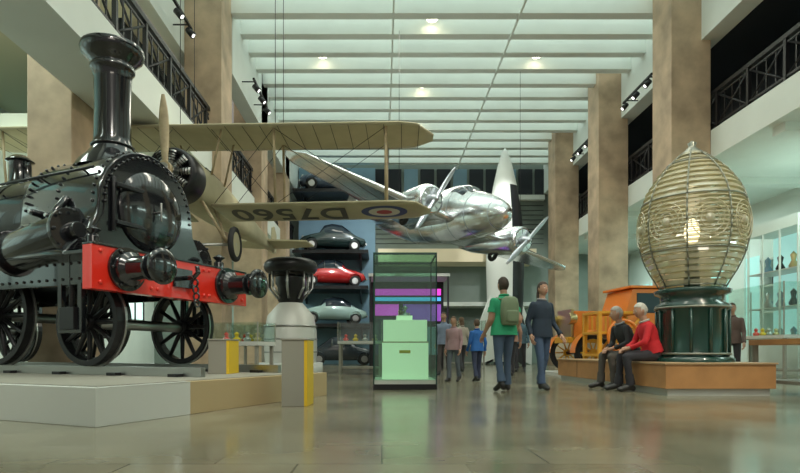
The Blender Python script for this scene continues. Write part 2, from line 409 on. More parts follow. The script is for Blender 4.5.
# ------------------------------------------------------------ biplane
BM=TR(-3.9,12.2,0,math.radians(-92))
A=B('biplane',BM)
def airfoil(ch,th=.1):
    up2=[( .5*ch-ch*q, th*ch*h) for q,h in((0,.1),(.03,.5),(.12,.85),(.3,1),(.5,.9),(.7,.6),(.9,.2),(1,0))]
    return up2+[(-.5*ch+ch*.1,-.01),( 0,-.008),(.5*ch-ch*.12,-.01)]
def wing(b,x0,y0,y1,z0,ch,dih,mt,tip=True,th=.07):
    rings=[]; n=14
    for i in range(n+1):
        t=i/n; y=y0+(y1-y0)*t; c_=ch
        if tip and t>.86: 
            u=(t-.86)/.14; c_=ch*math.sqrt(max(.04,1-u*u*.93))
        rings.append([(x0+a-(ch-c_)*.1,y,z0+dih*abs(y)+zz) for a,zz in airfoil(c_,th)])
    b.loft(rings,mt,True,True)
ZU,ZW=5.20,3.62
for s in(-1,1):
    wing(A,.1,0,s*5.0,ZU,1.45,.0,LINEN); wing(A,-.1,s*.38,s*4.95,ZW,1.45,.01,LINEN)
    for i in range(1,14):
        y=s*.36*i
        if abs(y)<4.8: A.box(-.6,.78,y-.006,y+.006,ZU-.014,ZU-.009,LINEND)
    for y in(1.7,4.0):
        for x in(-.45,.5):
            A.cyl((x,s*y,ZW+.05),(x+.15,s*y,ZU),.028,.028,WOODP,8)
    for (ya,yb) in((.4,1.7),(1.7,4.0)):
        for x in(-.45,.5):
            A.cyl((x,s*ya,ZW+.05),(x+.15,s*yb,ZU),.006,.006,BLACK2,5); A.cyl((x,s*yb,ZW+.05),(x+.15,s*ya,ZU),.006,.006,BLACK2,5)
    for x in(-.35,.5): A.cyl((x,s*.36,4.3),(x+.1,s*.6,ZU),.022,.022,WOODP,8)
    zb=ZW+.01*3.95-.012
    for r,m,dz in((.50,NAVY,.004),(.34,RWH,.008),(.17,RRED,.012)):
        A.cyl((-.1,s*3.95,zb-dz),(-.1,s*3.95,zb-dz+.003),r,r,m,36)
sec=[(1.3,.36,3.62,4.36),(.9,.38,3.6,4.42),(0,.38,3.6,4.46),(-1.2,.36,3.62,4.44),(-3,.27,3.72,4.36),(-5,.14,3.85,4.28),(-6.6,.04,3.95,4.22)]
def rr(x,w,z0,z1):
    zc=(z0+z1)/2;h=(z1-z0)/2; pts=[]
    for i in range(16):
        a=2*pi*i/16+pi/16; ca,sa=math.cos(a),math.sin(a); e=.55
        pts.append((x,w*math.copysign(abs(ca)**e,ca),zc+h*math.copysign(abs(sa)**e,sa)))
    return pts
A.loft([rr(*q) for q in sec],LINEN)
M=TR(1.3,0,3.97,0,0,pi/2)
A.lathe([(.48,-.15),(.5,.1),(.49,.35),(.44,.46),(.38,.46),(.36,.4),(.2,.38),(.0,.38)],BLACK2,M,36)
for i in range(9):
    a=2*pi*i/9
    A.cyl((1.74,.12*math.cos(a),3.97+.12*math.sin(a)),(1.74,.4*math.cos(a),3.97+.4*math.sin(a)),.07,.075,STEEL,12)
    for j in range(4): 
        r=.2+j*.05; A.cyl((1.74,r*math.cos(a),3.97+r*math.sin(a)),(1.74,(r+.015)*math.cos(a),3.97+(r+.015)*math.sin(a)),.088,.088,BLACK2,12)
A.cyl((1.6,0,3.97),(2.0,0,3.97),.13,.11,STEEL,20)
def blade(b,x,y,z,a,L_,w,m):
    M=Matrix.Translation((x,y,z))@Euler((a,0,0)).to_matrix().to_4x4(); rings=[]
    for i in range(11):
        t=i/10; ww=w*(.45+1.1*t-1.35*t*t*t if t<1 else .2)*1.0; ww=max(ww,.25*w); tw=math.radians(55-40*t); th=.05*(1-t)+.012
        ring=[]
        for j in range(8):
            q=2*pi*j/8; u=math.cos(q)*ww*.5; v=math.sin(q)*th
            ring.append((v*math.cos(tw)-u*math.sin(tw)*.6, u*math.cos(tw)+v*math.sin(tw), t*L_))
        rings.append(ring)
    b.loft(rings,m,True,True,M)
for a in(.03,pi+.03): blade(A,1.95,0,3.97,a,1.35,.24,WOODP)
A.cyl((1.88,0,3.97),(2.02,0,3.97),.12,.12,WOODP,20); A.cyl((2.02,0,3.97),(2.04,0,3.97),.08,.08,STEEL,16)
for s in(-1,1):
    A.cyl((.9,s*.3,3.65),(.75,s*.75,2.85),.03,.03,WOODP,8); A.cyl((.1,s*.3,3.65),(.7,s*.75,2.85),.03,.03,WOODP,8)
    A.torus((.72,s*.92,2.8),(0,1,0),.3,.06,TYRE,28,8); A.cyl((.72,s*.89,2.8),(.72,s*.95,2.8),.28,.28,LINEN,28)
A.cyl((.72,-.95,2.8),(.72,.95,2.8),.03,.03,STEEL,8)
A.tube([(2.0,0,2.95),(1.6,0,2.68),(.4,0,2.62),(-.2,0,2.62)],.045,WOODP,8); A.cyl((.9,0,2.66),(.9,0,3.62),.03,.03,WOODP,8)
A.prism([(-5.4,0),(-5.6,1.3),(-6.5,1.4),(-6.8,.5),(-6.8,-.5),(-6.5,-1.4),(-5.6,-1.3)],4.1,4.15,LINEN,'z')
A.prism([(-6.4,4.2),(-6.5,4.75),(-6.8,4.85),(-7.1,4.6),(-7.05,4.0),(-6.6,3.9)],-.02,.02,LINEN,'y')
A.box(-.5,.35,-.2,.2,4.44,4.5,BLACK2); A.lathe([(.0,0),(.18,0),(.18,.05)],BLACK2,TR(-.1,0,4.5),16)
for x in(-.3,.5):
    A.cyl((x,1.7,5.3),(x,1.7,10.2),.008,.008,BLACK2,5); A.cyl((x,-.3,5.3),(x,-.3,10.2),.008,.008,BLACK2,5)
biplane=A.done()
cu=bpy.data.curves.new('serial_lettering','FONT'); cu.body='D7560'; cu.size=1.0; cu.extrude=.002; cu.align_x='CENTER'; cu.align_y='CENTER'; cu.offset=.02; cu.space_character=1.1
cu.materials.append(LINEND)
to=bpy.data.objects.new('serial_lettering',cu); scene.collection.objects.link(to)
bpy.context.view_layer.update(); dm=to.dimensions; sx,sy_=2.5/dm.x,.98/dm.y
Mt=Matrix(((0,-1,0,-.12),(-1,0,0,1.9),(-.01,0,-1,ZW+.019-.018),(0,0,0,1)))
to.parent=biplane
to.matrix_basis=Mt@Matrix.Diagonal((sx,sy_,1,1))

# ------------------------------------------------------------ twin-engine airliner
EM=TR(2.05,19.0,4.95)@Matrix.Rotation(math.radians(-60),4,'Z')@Matrix.Rotation(math.radians(-13),4,'X')@Matrix.Rotation(math.radians(6),4,'Y')
E=B('twin_engine_airliner',EM)
def ell(x,w,h,zc,n=24): return [(x,w*math.cos(2*pi*i/n),zc+h*math.sin(2*pi*i/n)) for i in range(n)]
fs=[(3.35,.02,.02,.0),(3.3,.16,.16,.0),(3.1,.34,.34,.0),(2.7,.52,.52,.03),(2.2,.66,.66,.08),(1.75,.73,.74,.12),(1.35,.76,.88,.22),(.8,.77,.92,.24),(0,.77,.9,.22),(-1.5,.72,.82,.24),(-2.7,.56,.62,.32),(-3.9,.36,.4,.45),(-4.9,.14,.2,.56),(-5.2,.03,.05,.6)]
E.loft([ell(*q) for q in fs],ALU)
def fz(x):
    for a,b_ in zip(fs,fs[1:]):
        if b_[0]<=x<=a[0]:
            t=(x-a[0])/(b_[0]-a[0]); return [a[i]+(b_[i]-a[i])*t for i in range(4)]
def fpatch(x0,x1,a0,a1,m,off=.012):
    rings=[]
    for i in range(5):
        x=x0+(x1-x0)*i/4; _,w,h,zc=fz(x); rings.append([(x,(w+off)*math.cos(a0+(a1-a0)*j/5),zc+(h+off)*math.sin(a0+(a1-a0)*j/5)) for j in range(6)])
    v=[q for r in rings for q in r]; E.add(v,[(i*6+j,i*6+j+1,(i+1)*6+j+1,(i+1)*6+j) for i in range(4) for j in range(5)],m,True)
for a0,a1 in((.95,1.25),(1.3,1.54),(1.60,1.84),(1.89,2.19)): fpatch(1.9,1.42,a0,a1,WINDG)
for a0,a1 in((.55,.88),(pi-.88,pi-.55)): fpatch(1.72,1.05,a0,a1,WINDG)
for i in range(5):
    for a0 in(.22,pi-.5): fpatch(.4-i*.72,.05-i*.72,a0,a0+.28,WINDG)
for i in range(6):
    x=2.9-i*.85; _,w,h,zc=fz(x); E.loft([[(x+d,(w+.004)*math.cos(2*pi*k/32),zc+(h+.004)*math.sin(2*pi*k/32)) for k in range(32)] for d in(-.012,.012)],ALU2,False)
for s in(-1,1):
    rings=[]
    for i in range(13):
        t=i/12; y=s*(.55+5.25*t); c_=2.7*(1-.6*t); 
        if t>.92: c_*=.75
        if t==1: c_*=.45
        rings.append([(.25+a-.25*t,y,-.35+.085*abs(y)+zz) for a,zz in airfoil(c_,.13*(1-.3*t))])
    E.loft(rings,ALU)
    ye=s*1.85; ze=-.12
    nac=[(-1.4,.05,.05),(-.6,.25,.25),(.4,.4,.38),(1.2,.46,.46),(1.85,.48,.48),(2.02,.44,.44),(2.08,.36,.36)]
    E.loft([[(x,ye+w*math.cos(2*pi*i/20),ze+h*math.sin(2*pi*i/20)) for i in range(20)] for x,w,h in nac],ALU)
    E.lathe([(.36,0),(.34,-.15),(0,-.16)],BLACK2,Matrix.Translation((2.1,ye,ze))@Euler((0,pi/2,0)).to_matrix().to_4x4(),20)
    for i in range(9):
        a=2*pi*i/9; E.cyl((2.03,ye+.1*math.cos(a),ze+.1*math.sin(a)),(2.03,ye+.33*math.cos(a),ze+.33*math.sin(a)),.05,.06,ALU2,8)
    E.lathe([(.16,0),(.15,.12),(.1,.2),(.06,.34),(0,.36)],ALU2,Matrix.Translation((2.05,ye,ze))@Euler((0,pi/2,0)).to_matrix().to_4x4(),18)
    for a in((-.35,pi-.35) if s<0 else (-.55,pi-.55)): blade(E,2.27,ye,ze,a,1.15,.24,ALU2)
    E.torus((.7,ye,ze-.42),(0,1,0),.16,.07,TYRE,20,8)
    E.prism([(-4.1,s*.1),(-4.3,s*1.5),(-4.9,s*1.5),(-5.1,s*.1)],.60,.67,ALU,'z')
    E.prism([(-4.1,.35),(-4.3,1.1),(-4.7,1.4),(-5.1,1.2),(-5.2,.45),(-4.8,.2)],s*1.45-.03,s*1.45+.03,ALU,'y')
Einv=EM.inverted()
for q in((1.2,-2.5,0),(1.2,2.5,0),(-4,0,.5)):
    wq=EM@Vector(q); top=Vector((wq.x,wq.y,10.2)); E.cyl(q,Einv@top,.008,.008,BLACK2,5)
E.done()

# ------------------------------------------------------------ rocket
R=B('rocket',TR(5.75,26.2,0))
prof=[(.55,.15),(.6,.6),(.72,1.6),(.84,3.0),(.88,4.6),(.85,6.0),(.74,7.2),(.56,8.3),(.34,9.3),(.14,9.95),(0,10.15)]
BP=mat('rocket_black',(.015,.017,.02),.4); WP=mat('rocket_white',(.85,.87,.83),.45)
R.lathe(prof,WP,None,32,True,matf=lambda k,i: BP if (25<=i<32 and k<7) or (8<=i<16 and k<7) else WP)
for i in range(4):
    R.prism([(.6,.3),(1.5,0),(1.55,1.6),(.84,3.2)],-.04,.04,BP if i%2 else WP,'y',Matrix.Rotation(i*pi/2+.4,4,'Z'))
R.cyl((0,0,0),(0,0,.2),.5,.5,BLACK2,24)
R.done()

# ------------------------------------------------------------ showcase
S=B('glass_showcase')
x0,x1,y0,y1=-.14,.87,8.85,9.85
S.box(x0,x1,y0,y1,0,.09,BLACK2); S.box(x0+.02,x1-.02,y0+.02,y1-.02,.09,.16,PLINTH)
for (a,b_,c_,d) in((x0,x1,y0,y0+.012),(x0,x1,y1-.012,y1),(x0,x0+.012,y0,y1),(x1-.012,x1,y0,y1)): S.box(a,b_,c_,d,.16,2.14,GLASS)
S.box(x0,x1,y0,y1,2.14,2.18,GLASS)
for (xx,yy) in((x0,y0),(x1-.02,y0),(x0,y1-.02),(x1-.02,y1-.02)): S.box(xx,xx+.02,yy,yy+.02,.09,2.17,GREEN)
for zz in(2.14,):
    S.box(x0,x1,y0-.003,y0+.02,zz,zz+.03,GREEN); S.box(x0,x1,y1-.02,y1,zz,zz+.03,GREEN); S.box(x0,x0+.02,y0,y1,zz,zz+.03,GREEN); S.box(x1-.02,x1,y0,y1,zz,zz+.03,GREEN)
S.box(.0,.75,9.05,9.6,.16,.75,CASEW); S.box(.0,.75,9.05,9.6,.75,.77,PTAN); S.box(.02,.73,9.07,9.62,.77,1.12,CASEW)
S.box(.24,.5,9.2,9.45,1.12,1.2,CASEW)
for i in range(6): S.cyl((.28+i*.035,9.32,1.2),(.28+i*.035,9.32,1.3-.01*i),.01,.01,BRASS,6)
S.lathe([(.09,0),(.09,.02),(.02,.04),(.02,.1),(.05,.13),(0,.18)],STEEL,TR(.38,9.3,1.2),16)
S.box(.28,.46,9.045,9.05,.58,.63,YEL)
S.done()

D=B('lit_display_cabinet')
D.box(-.4,2.2,20,20.8,0,3.1,BLACK2)
D.box(-.3,2.1,19.96,20.0,2.42,2.55,CYAN); D.box(-.3,2.1,19.95,20.0,2.62,2.85,MAG); D.box(-.3,.6,19.95,20.0,1.9,2.3,MAG); D.box(.75,2.1,19.95,20.0,1.7,2.3,mat('violet_screen',(.2,.1,.4),.4,emit=(.5,.10,.8),es=.45))
D.box(-.3,.6,19.95,20.0,.5,1.8,mat('navy_panel',(.03,.04,.1),.5))
D.box(-.45,2.25,18.5,20.85,3.1,3.2,PLINTH); D.box(.75,2.1,19.94,20,.5,1.5,BLUEW)  # canopy roof added to block magenta reflections on the airliner belly
for xx in(-.42,2.16): D.box(xx,xx+.06,18.52,18.58,0,3.1,BLACK2)  # posts carrying the added canopy
D.done(bevel=.01)

# ------------------------------------------------------------ lighthouse lens on bench
pb=B('bench_platform'); pb.box(3.9,5.3,7.65,12.2,.0,.1,PLINTH); pb.box(3.85,5.35,7.6,12.25,.1,.43,ORW); pb.box(3.83,5.37,7.58,12.27,.43,.455,HEDGE)
for i in range(1,4): pb.box(3.845,3.852,7.6+i*1.15,7.61+i*1.15,.1,.43,BLACK2)
pb.done(bevel=.006)
F=B('lighthouse_lens',TR(4.66,8.42,.455)@Matrix.Diagonal((.9,.9,1,1)))
F.lathe([(.62,0),(.62,.05),(.54,.08),(.52,.12),(.52,.75),(.56,.78),(.56,.84),(.48,.88),(.48,.98),(.56,1.01),(.58,1.06),(.5,1.09),(0,1.09)],GREEN,None,40)
for i in range(12):
    a=2*pi*i/12
    F.cyl((.535*math.cos(a),.535*math.sin(a),.1),(.535*math.cos(a),.535*math.sin(a),.78),.025,.025,GREEN,8)
for z in(.12,.8): F.torus((0,0,z),(0,0,1),.56,.018,FRAMEM,40,6)
def rad(z):
    pts=[(1.12,.47),(1.3,.60),(1.55,.73),(1.8,.795),(2.05,.81),(2.3,.78),(2.55,.70),(2.8,.53),(2.98,.34),(3.12,.16)]
    for a,b_ in zip(pts,pts[1:]):
        if a[0]<=z<=b_[0]: t=(z-a[0])/(b_[0]-a[0]); return a[1]+(b_[1]-a[1])*t
    return pts[-1][1]
z=1.13
while z<3.08:
    if 1.62<z<2.36: h=.045
    else: h=.07
    r0=rad(z); r1=rad(min(z+h,3.11))
    F.lathe([(r0-.05,z),(r0+.012,z+.006),(r1-.012,z+h-.008),(r1-.06,z+h-.012),(r0-.05,z)],LENSG,None,32,False)
    z+=h+.016
for i in range(8):
    a=2*pi*i/8+.2; pts=[]
    for j in range(17):
        zz=1.1+j*(3.12-1.1)/16; r=rad(max(1.12,zz))+.018; pts.append((r*math.cos(a),r*math.sin(a),zz))
    F.tube(pts,.013,FRAMEM,6)
for zz in(1.12,1.62,2.38,2.95): F.torus((0,0,zz),(0,0,1),rad(zz)+.012,.012,FRAMEM,40,6)
for i in range(8):
    a=2*pi*i/8+.2+pi/8; n=Vector((math.cos(a),math.sin(a),0)); c_=n*.80+Vector((0,0,2.0))
    for r in(.27,.2,.13): F.torus(c_,n,r,.009,LENSG,28,5)
    F.sph(c_-n*.03,(.08,.08,.08),LENSG,14,8)
F.lathe([(.18,3.08),(.16,3.14),(.1,3.18),(.05,3.24),(.07,3.28),(.0,3.32)],FRAMEM,None,20)
F.cyl((0,0,1.1),(0,0,1.75),.12,.1,FRAMEM,16); F.sph((0,0,1.95),(.12,.12,.2),mat('lamp_mantle',(.9,.85,.65),.5,emit=(1,.85,.55),es=2.2),16,10)  # mantle glow added to brighten the lens glass from inside
F.done()

# ------------------------------------------------------------ cars
def car(name,x,y,z,col,rz=0,L_=3.2,shelf=True):
    P=mat(name+'_paint',col,.25,.1,coat=.6)
    b=B(name,TR(x,y,z,rz)); k=L_/3.0
    st=[(-1.5,.42,.50,.55,.3,.5),(-1.42,.30,.58,.66,.5,.62),(-1.1,.24,.68,.78,.45,.68),(-.75,.22,.80,1.02,.52,.7),(-.4,.22,.84,1.28,.54,.7),(.05,.22,.84,1.33,.54,.7),(.4,.22,.83,1.22,.52,.7),(.62,.22,.80,.90,.50,.68),(1.0,.24,.74,.80,.4,.66),(1.35,.28,.62,.68,.35,.6),(1.48,.38,.5,.54,.3,.48)]
    rings=[]
    for xx,zb,zm,zr,wr,w in st:
        xx*=k
        rings.append([(xx,-w*.9,zb),(xx,-w,(zb+zm)/2),(xx,-w*.97,zm),(xx,-(w*.93+wr)/2-.03,(zm+zr)/2),(xx,-wr,zr-.03),(xx,-wr*.5,zr),(xx,wr*.5,zr),(xx,wr,zr-.03),(xx,(w*.93+wr)/2+.03,(zm+zr)/2),(xx,w*.97,zm),(xx,w,(zb+zm)/2),(xx,w*.9,zb)])
    b.loft(rings,P,True,True,matf=lambda kk,i: WINDG if (kk in(3,4,5) and i in(2,3,7,8)) or (kk in(6,2) and i in(3,4,5,6,7) ) else P)
    for sx in(-.95,.98):
        for s in(-1,1):
            b.torus((sx*k,s*.62,.275),(0,1,0),.2,.075,TYRE,24,8); b.cyl((sx*k,s*.6,.275),(sx*k,s*.7,.275),.17,.15,STEEL,20)
            M=TR(sx*k,s*.62,.30,0,pi/2)
            b.lathe([(.30,-.1),(.335,-.06),(.34,.0),(.335,.06),(.30,.1)],P,M,16,True,0,pi)
    for sx in(-1.5,1.52): b.box(sx*k-.03,sx*k+.03,-.6,.6,.34,.42,STEEL)
    for s in(-1,1): b.sph((1.36*k,s*.45,.6),(.07,.11,.11),STEEL,14,8)
    for xx in(-.4,.1): b.cyl((xx*k,-.7,.84),(xx*k,-.62,1.2),.012,.012,STEEL,6); 
    b.done()
    if not shelf: return
    sh=B('car_shelf'); sh.box(x-1.8,x+1.8,y-.9,28.6,z-.16,z,BLACK2)
    for xx in(-1.4,1.4): sh.prism([(y-.6,z-.16),(28.6,z-.16),(28.6,z-.7)],x+xx-.04,x+xx+.04,BLACK2,'x')
    sh.done()
boxobj('wall_car_display',-4.25,-.35,28.6,29.45,0,10.0,BLUEW)
car('vintage_car',-2.45,27.4,8.35,(.10,.14,.2),pi+.2)
car('vintage_car',-2.45,27.4,5.45,(.012,.03,.03),pi+.2)
car('vintage_car',-2.45,27.4,3.75,(.5,.02,.02),.2)
car('vintage_car',-2.4,27.4,1.95,(.36,.50,.46),pi+.2)
car('vintage_car',-1.9,26.0,0.0,(.03,.04,.05),.1,shelf=False)

# ------------------------------------------------------------ orange truck
OR=mat('truck_orange',(.80,.22,.02),.4,coat=.3); YO=mat('frame_yellow',(.75,.36,.03),.4)
T=B('vintage_truck',TR(6.1,14.6,.08,pi+.12))
T.box(-1.5,1.5,-.4,.4,.75,.9,YO)
for sx in(-1,1.0):
    for s in(-1,1):
        T.torus((sx,s*.72,.5),(0,1,0),.42,.08,TYRE,28,8); T.cyl((sx,s*.68,.5),(sx,s*.76,.5),.1,.1,YO,16)
        for i in range(10):
            a=2*pi*i/10; T.cyl((sx,s*.72,.5),(sx+.38*math.cos(a),s*.72,.5+.38*math.sin(a)),.025,.02,YO,6)
        T.lathe([(.54,-.14),(.57,0),(.54,.14)],OR,TR(sx,s*.72,.5,0,pi/2),16,True,0,pi)
    T.cyl((sx,-.72,.5),(sx,.72,.5),.05,.05,BLACK2,8)
T.box(.1,1.35,-.42,.42,.9,1.55,OR)
for i in range(8): T.box(.25+i*.12,.3+i*.12,-.43,.43,1.0,1.45,YO)
T.box(1.35,1.42,-.4,.4,.85,1.6,BRASS)
for s in(-1,1): T.cyl((1.35,s*.5,1.35),(1.55,s*.5,1.35),.12,.15,BRASS,18)
T.prism([(-1.35,.9),(.1,.9),(.1,1.5),(-.1,2.1),(-1.35,2.12)],-.62,.62,OR)
T.box(-1.4,.0,-.68,.68,2.12,2.18,OR); T.box(-1.1,-.2,-.63,.63,1.5,2.0,WINDG)
T.box(-1.55,-1.3,-.6,.6,.9,1.3,YO)
T.done(bevel=.015)
pl=B('exhibit_plinth'); pl.box(4.4,7.6,13.5,15.8,0,.0799,PLINTH); pl.done()
Y=B('yellow_machine_frame',TR(5.3,12.85,0,.1))
for s in(-.35,.35):
    for x in(-.5,.5): Y.box(x-.04,x+.04,s-.04,s+.04,0,1.5,YO)
    Y.cyl((-.5,s,.1),(.5,s,1.45),.03,.03,YO,8)
for z in(.5,1.0,1.45): Y.box(-.55,.55,-.4,.4,z,z+.06,YO)
Y.torus((0,-.45,.95),(0,1,0),.35,.04,OR,28,8)
for i in range(6): a=i*pi/3; Y.cyl((0,-.45,.95),(.34*math.cos(a),-.45,.95+.34*math.sin(a)),.02,.02,OR,6)
Y.cyl((0,-.5,.95),(0,.4,.95),.05,.05,STEEL,10); Y.done(bevel=.006)

# ------------------------------------------------------------ rocket engine exhibit
PALE=mat('pale_metal',(.60,.60,.56),.45,.15)
Q=B('rocket_engine',TR(-2.15,13.2,0))
Q.cyl((0,0,0),(0,0,.35),.75,.75,PLINTH,32)
Q.lathe([(.60,.35),(.62,.6),(.61,1.1),(.54,1.45),(.34,1.68),(.28,1.75)],PALE,None,32)
for z in(.6,.9,1.2): Q.torus((0,0,z),(0,0,1),.61,.02,STEEL,32,6)
Q.lathe([(.26,1.75),(.3,1.8),(.3,2.1),(.36,2.2),(.36,2.35)],BLACK2,None,28)
Q.torus((0,0,2.60),(0,0,1),.46,.17,BLACK2,36,14); Q.cyl((0,0,2.38),(0,0,2.78),.42,.42,BLACK2,28)
for i in range(8): a=i*pi/4; Q.tube([(.3*math.cos(a),.3*math.sin(a),1.85),(.5*math.cos(a),.5*math.sin(a),2.1),(.5*math.cos(a),.5*math.sin(a),2.45)],.03,STEEL,6)
Q.done()

def case(name,x,y,w,d,h,gh,rz=0,top=PLINTH):
    b=B(name,TR(x,y,0,rz))
    b.box(-w/2,w/2,-d/2,d/2,h-.08,h,top)
    for sx in(-1,1):
        for sy in(-1,1): b.box(sx*(w/2-.06)-.03,sx*(w/2-.06)+.03,sy*(d/2-.06)-.03,sy*(d/2-.06)+.03,0,h-.08,GREYP)
    b.box(-w/2+.1,w/2-.1,-d/2+.1,d/2-.1,.15,.2,GREYP)
    if gh:
        for q in((-w/2,w/2,-d/2,-d/2+.01),(-w/2,w/2,d/2-.01,d/2),(-w/2,-w/2+.01,-d/2,d/2),(w/2-.01,w/2,-d/2,d/2)): b.box(*q,h,h+gh,GLASSC)
        b.box(-w/2,w/2,-d/2,d/2,h+gh,h+gh+.02,GLASSC)
        for sx in(-1,1):
            for sy in(-1,1): b.box(sx*(w/2-.01)-.012,sx*(w/2-.01)+.012,sy*(d/2-.01)-.012,sy*(d/2-.01)+.012,h,h+gh+.02,GREYP)
        for i in range(4): b.lathe([(.06,0),(.08,.06),(.03,.1),(.05,.16),(0,.2)],[RED,YEL,STEEL,BRASS][i],TR(-w/2+.2+i*(w-.4)/3,0,h),14)
    b.done(bevel=.004)
case('display_case',-2.75,11.0,1.1,.7,.8,.35,-.3); case('display_case',-3.2,14.0,.9,.8,.85,.4,-.2)
case('display_case',-.6,15.5,1.2,.8,.9,.5,0)
case('wooden_table',5.95,7.7,.9,1.4,.78,0,0,ORW)
case('display_case',9.6,14,.9,2.5,1.0,1.2); case('display_case',10.2,18.6,.9,2.5,1.0,1.2)
case('display_case',3.2,22,1.6,.8,.9,.9,0)
sd=B('storage_shelving',TR(12.2,13.5,0))
for z in(.2,1.0,1.8,2.6,3.4): sd.box(-.4,.4,-4,4,z,z+.06,WHITE)
for yy in(-4,-2,0,2,3.94):
    sd.box(-.4,.4,yy,yy+.06,0,4.1,WHITE)
for i in range(60):
    z=random.choice((.26,1.06,1.86,2.66,3.46)); yy=random.uniform(-3.8,3.8); s_=random.uniform(.1,.25); sd.box(-.2,.2,yy-s_,yy+s_,z,z+random.uniform(.15,.5),random.choice((BLACK2,PLINTH,BRASS,STEEL,BLUEW)))
sd.done()
for i in range(3):
    wc=B('wall_display_case',TR(11.1,10.2+i*2.6,0))
    wc.box(-.4,.4,-1.0,1.0,0,.8,WHITE); wc.box(-.4,.4,-1.0,1.0,3.9,4.2,WHITE)
    for yy in(-1,-.33,.33,.96): wc.box(-.4,-.36,yy,yy+.04,.8,3.9,WHITE)
    for zz in(1.8,2.8): wc.box(-.38,.38,-.98,.98,zz,zz+.03,PLINTH)
    wc.box(.36,.4,-1,1,.8,3.9,WHITEL if i%2 else TEALL)
    for j in range(12):
        zz=(.8,1.83,2.83)[j%3]; yy=-.8+.5*(j//3); wc.lathe([(.08,0),(.12,.1),(.05,.25),(.08,.4),(0,.5)],(BLACK2,BRASS,STEEL,BLUEW)[j%4],TR(0,yy,zz),12)
    wc.done()

# ------------------------------------------------------------ people
SKIN=mat('skin',(.50,.29,.20),.5); EYE=mat('eye_white',(.8,.8,.78),.3); PUP=mat('pupil',(.02,.015,.01),.3); LIP=mat('lips',(.4,.14,.12),.5)
def V(*a): return Vector(a)
def stand(stride=.0,arm=.0,lean=0):
    J=dict(pel=V(0,0,.95),chest=V(0,.01+lean*.5,1.28),neck=V(0,lean,1.46),head=V(0,.025+lean*1.15,1.635))
    for s,n in((-1,'l'),(1,'r')):
        st=stride*s
        J['hip'+n]=V(s*.09,0,.92); J['kn'+n]=V(s*.1,st*.45+.03,.505); J['an'+n]=V(s*.105,st-.02,.085+(.05 if st<0 else 0)); J['to'+n]=V(s*.12,st+.13,.04)
        J['sh'+n]=V(s*.175,lean*.9,1.375); J['el'+n]=V(s*.225,-st*.3+lean-.03,1.10); J['wr'+n]=V(s*.235,-st*.6+.06+arm+lean,.87+arm*.6)
        d=(J['wr'+n]-J['el'+n]).normalized(); J['ha'+n]=J['wr'+n]+d*.085
    return J
def sit(lean=.12,tw=0):
    J=dict(pel=V(0,0,.575),chest=V(0,lean,.89),neck=V(0,lean*1.6,1.06),head=V(0,lean*1.6+.06,1.225))
    for s,n in((-1,'l'),(1,'r')):
        J['hip'+n]=V(s*.09,.02,.55); J['kn'+n]=V(s*.13,.44,.535+(.01*s)); J['an'+n]=V(s*.13,.42+.05*s,.085); J['to'+n]=V(s*.15,.58+.05*s,.04)
        J['sh'+n]=V(s*.172,lean*1.5,.985); J['el'+n]=V(s*.23,.2,.75); J['wr'+n]=V(s*.10,.36,.665); 
        d=(V(s*.04,.46,.63)-J['wr'+n]).normalized(); J['ha'+n]=J['wr'+n]+d*.08
    return J
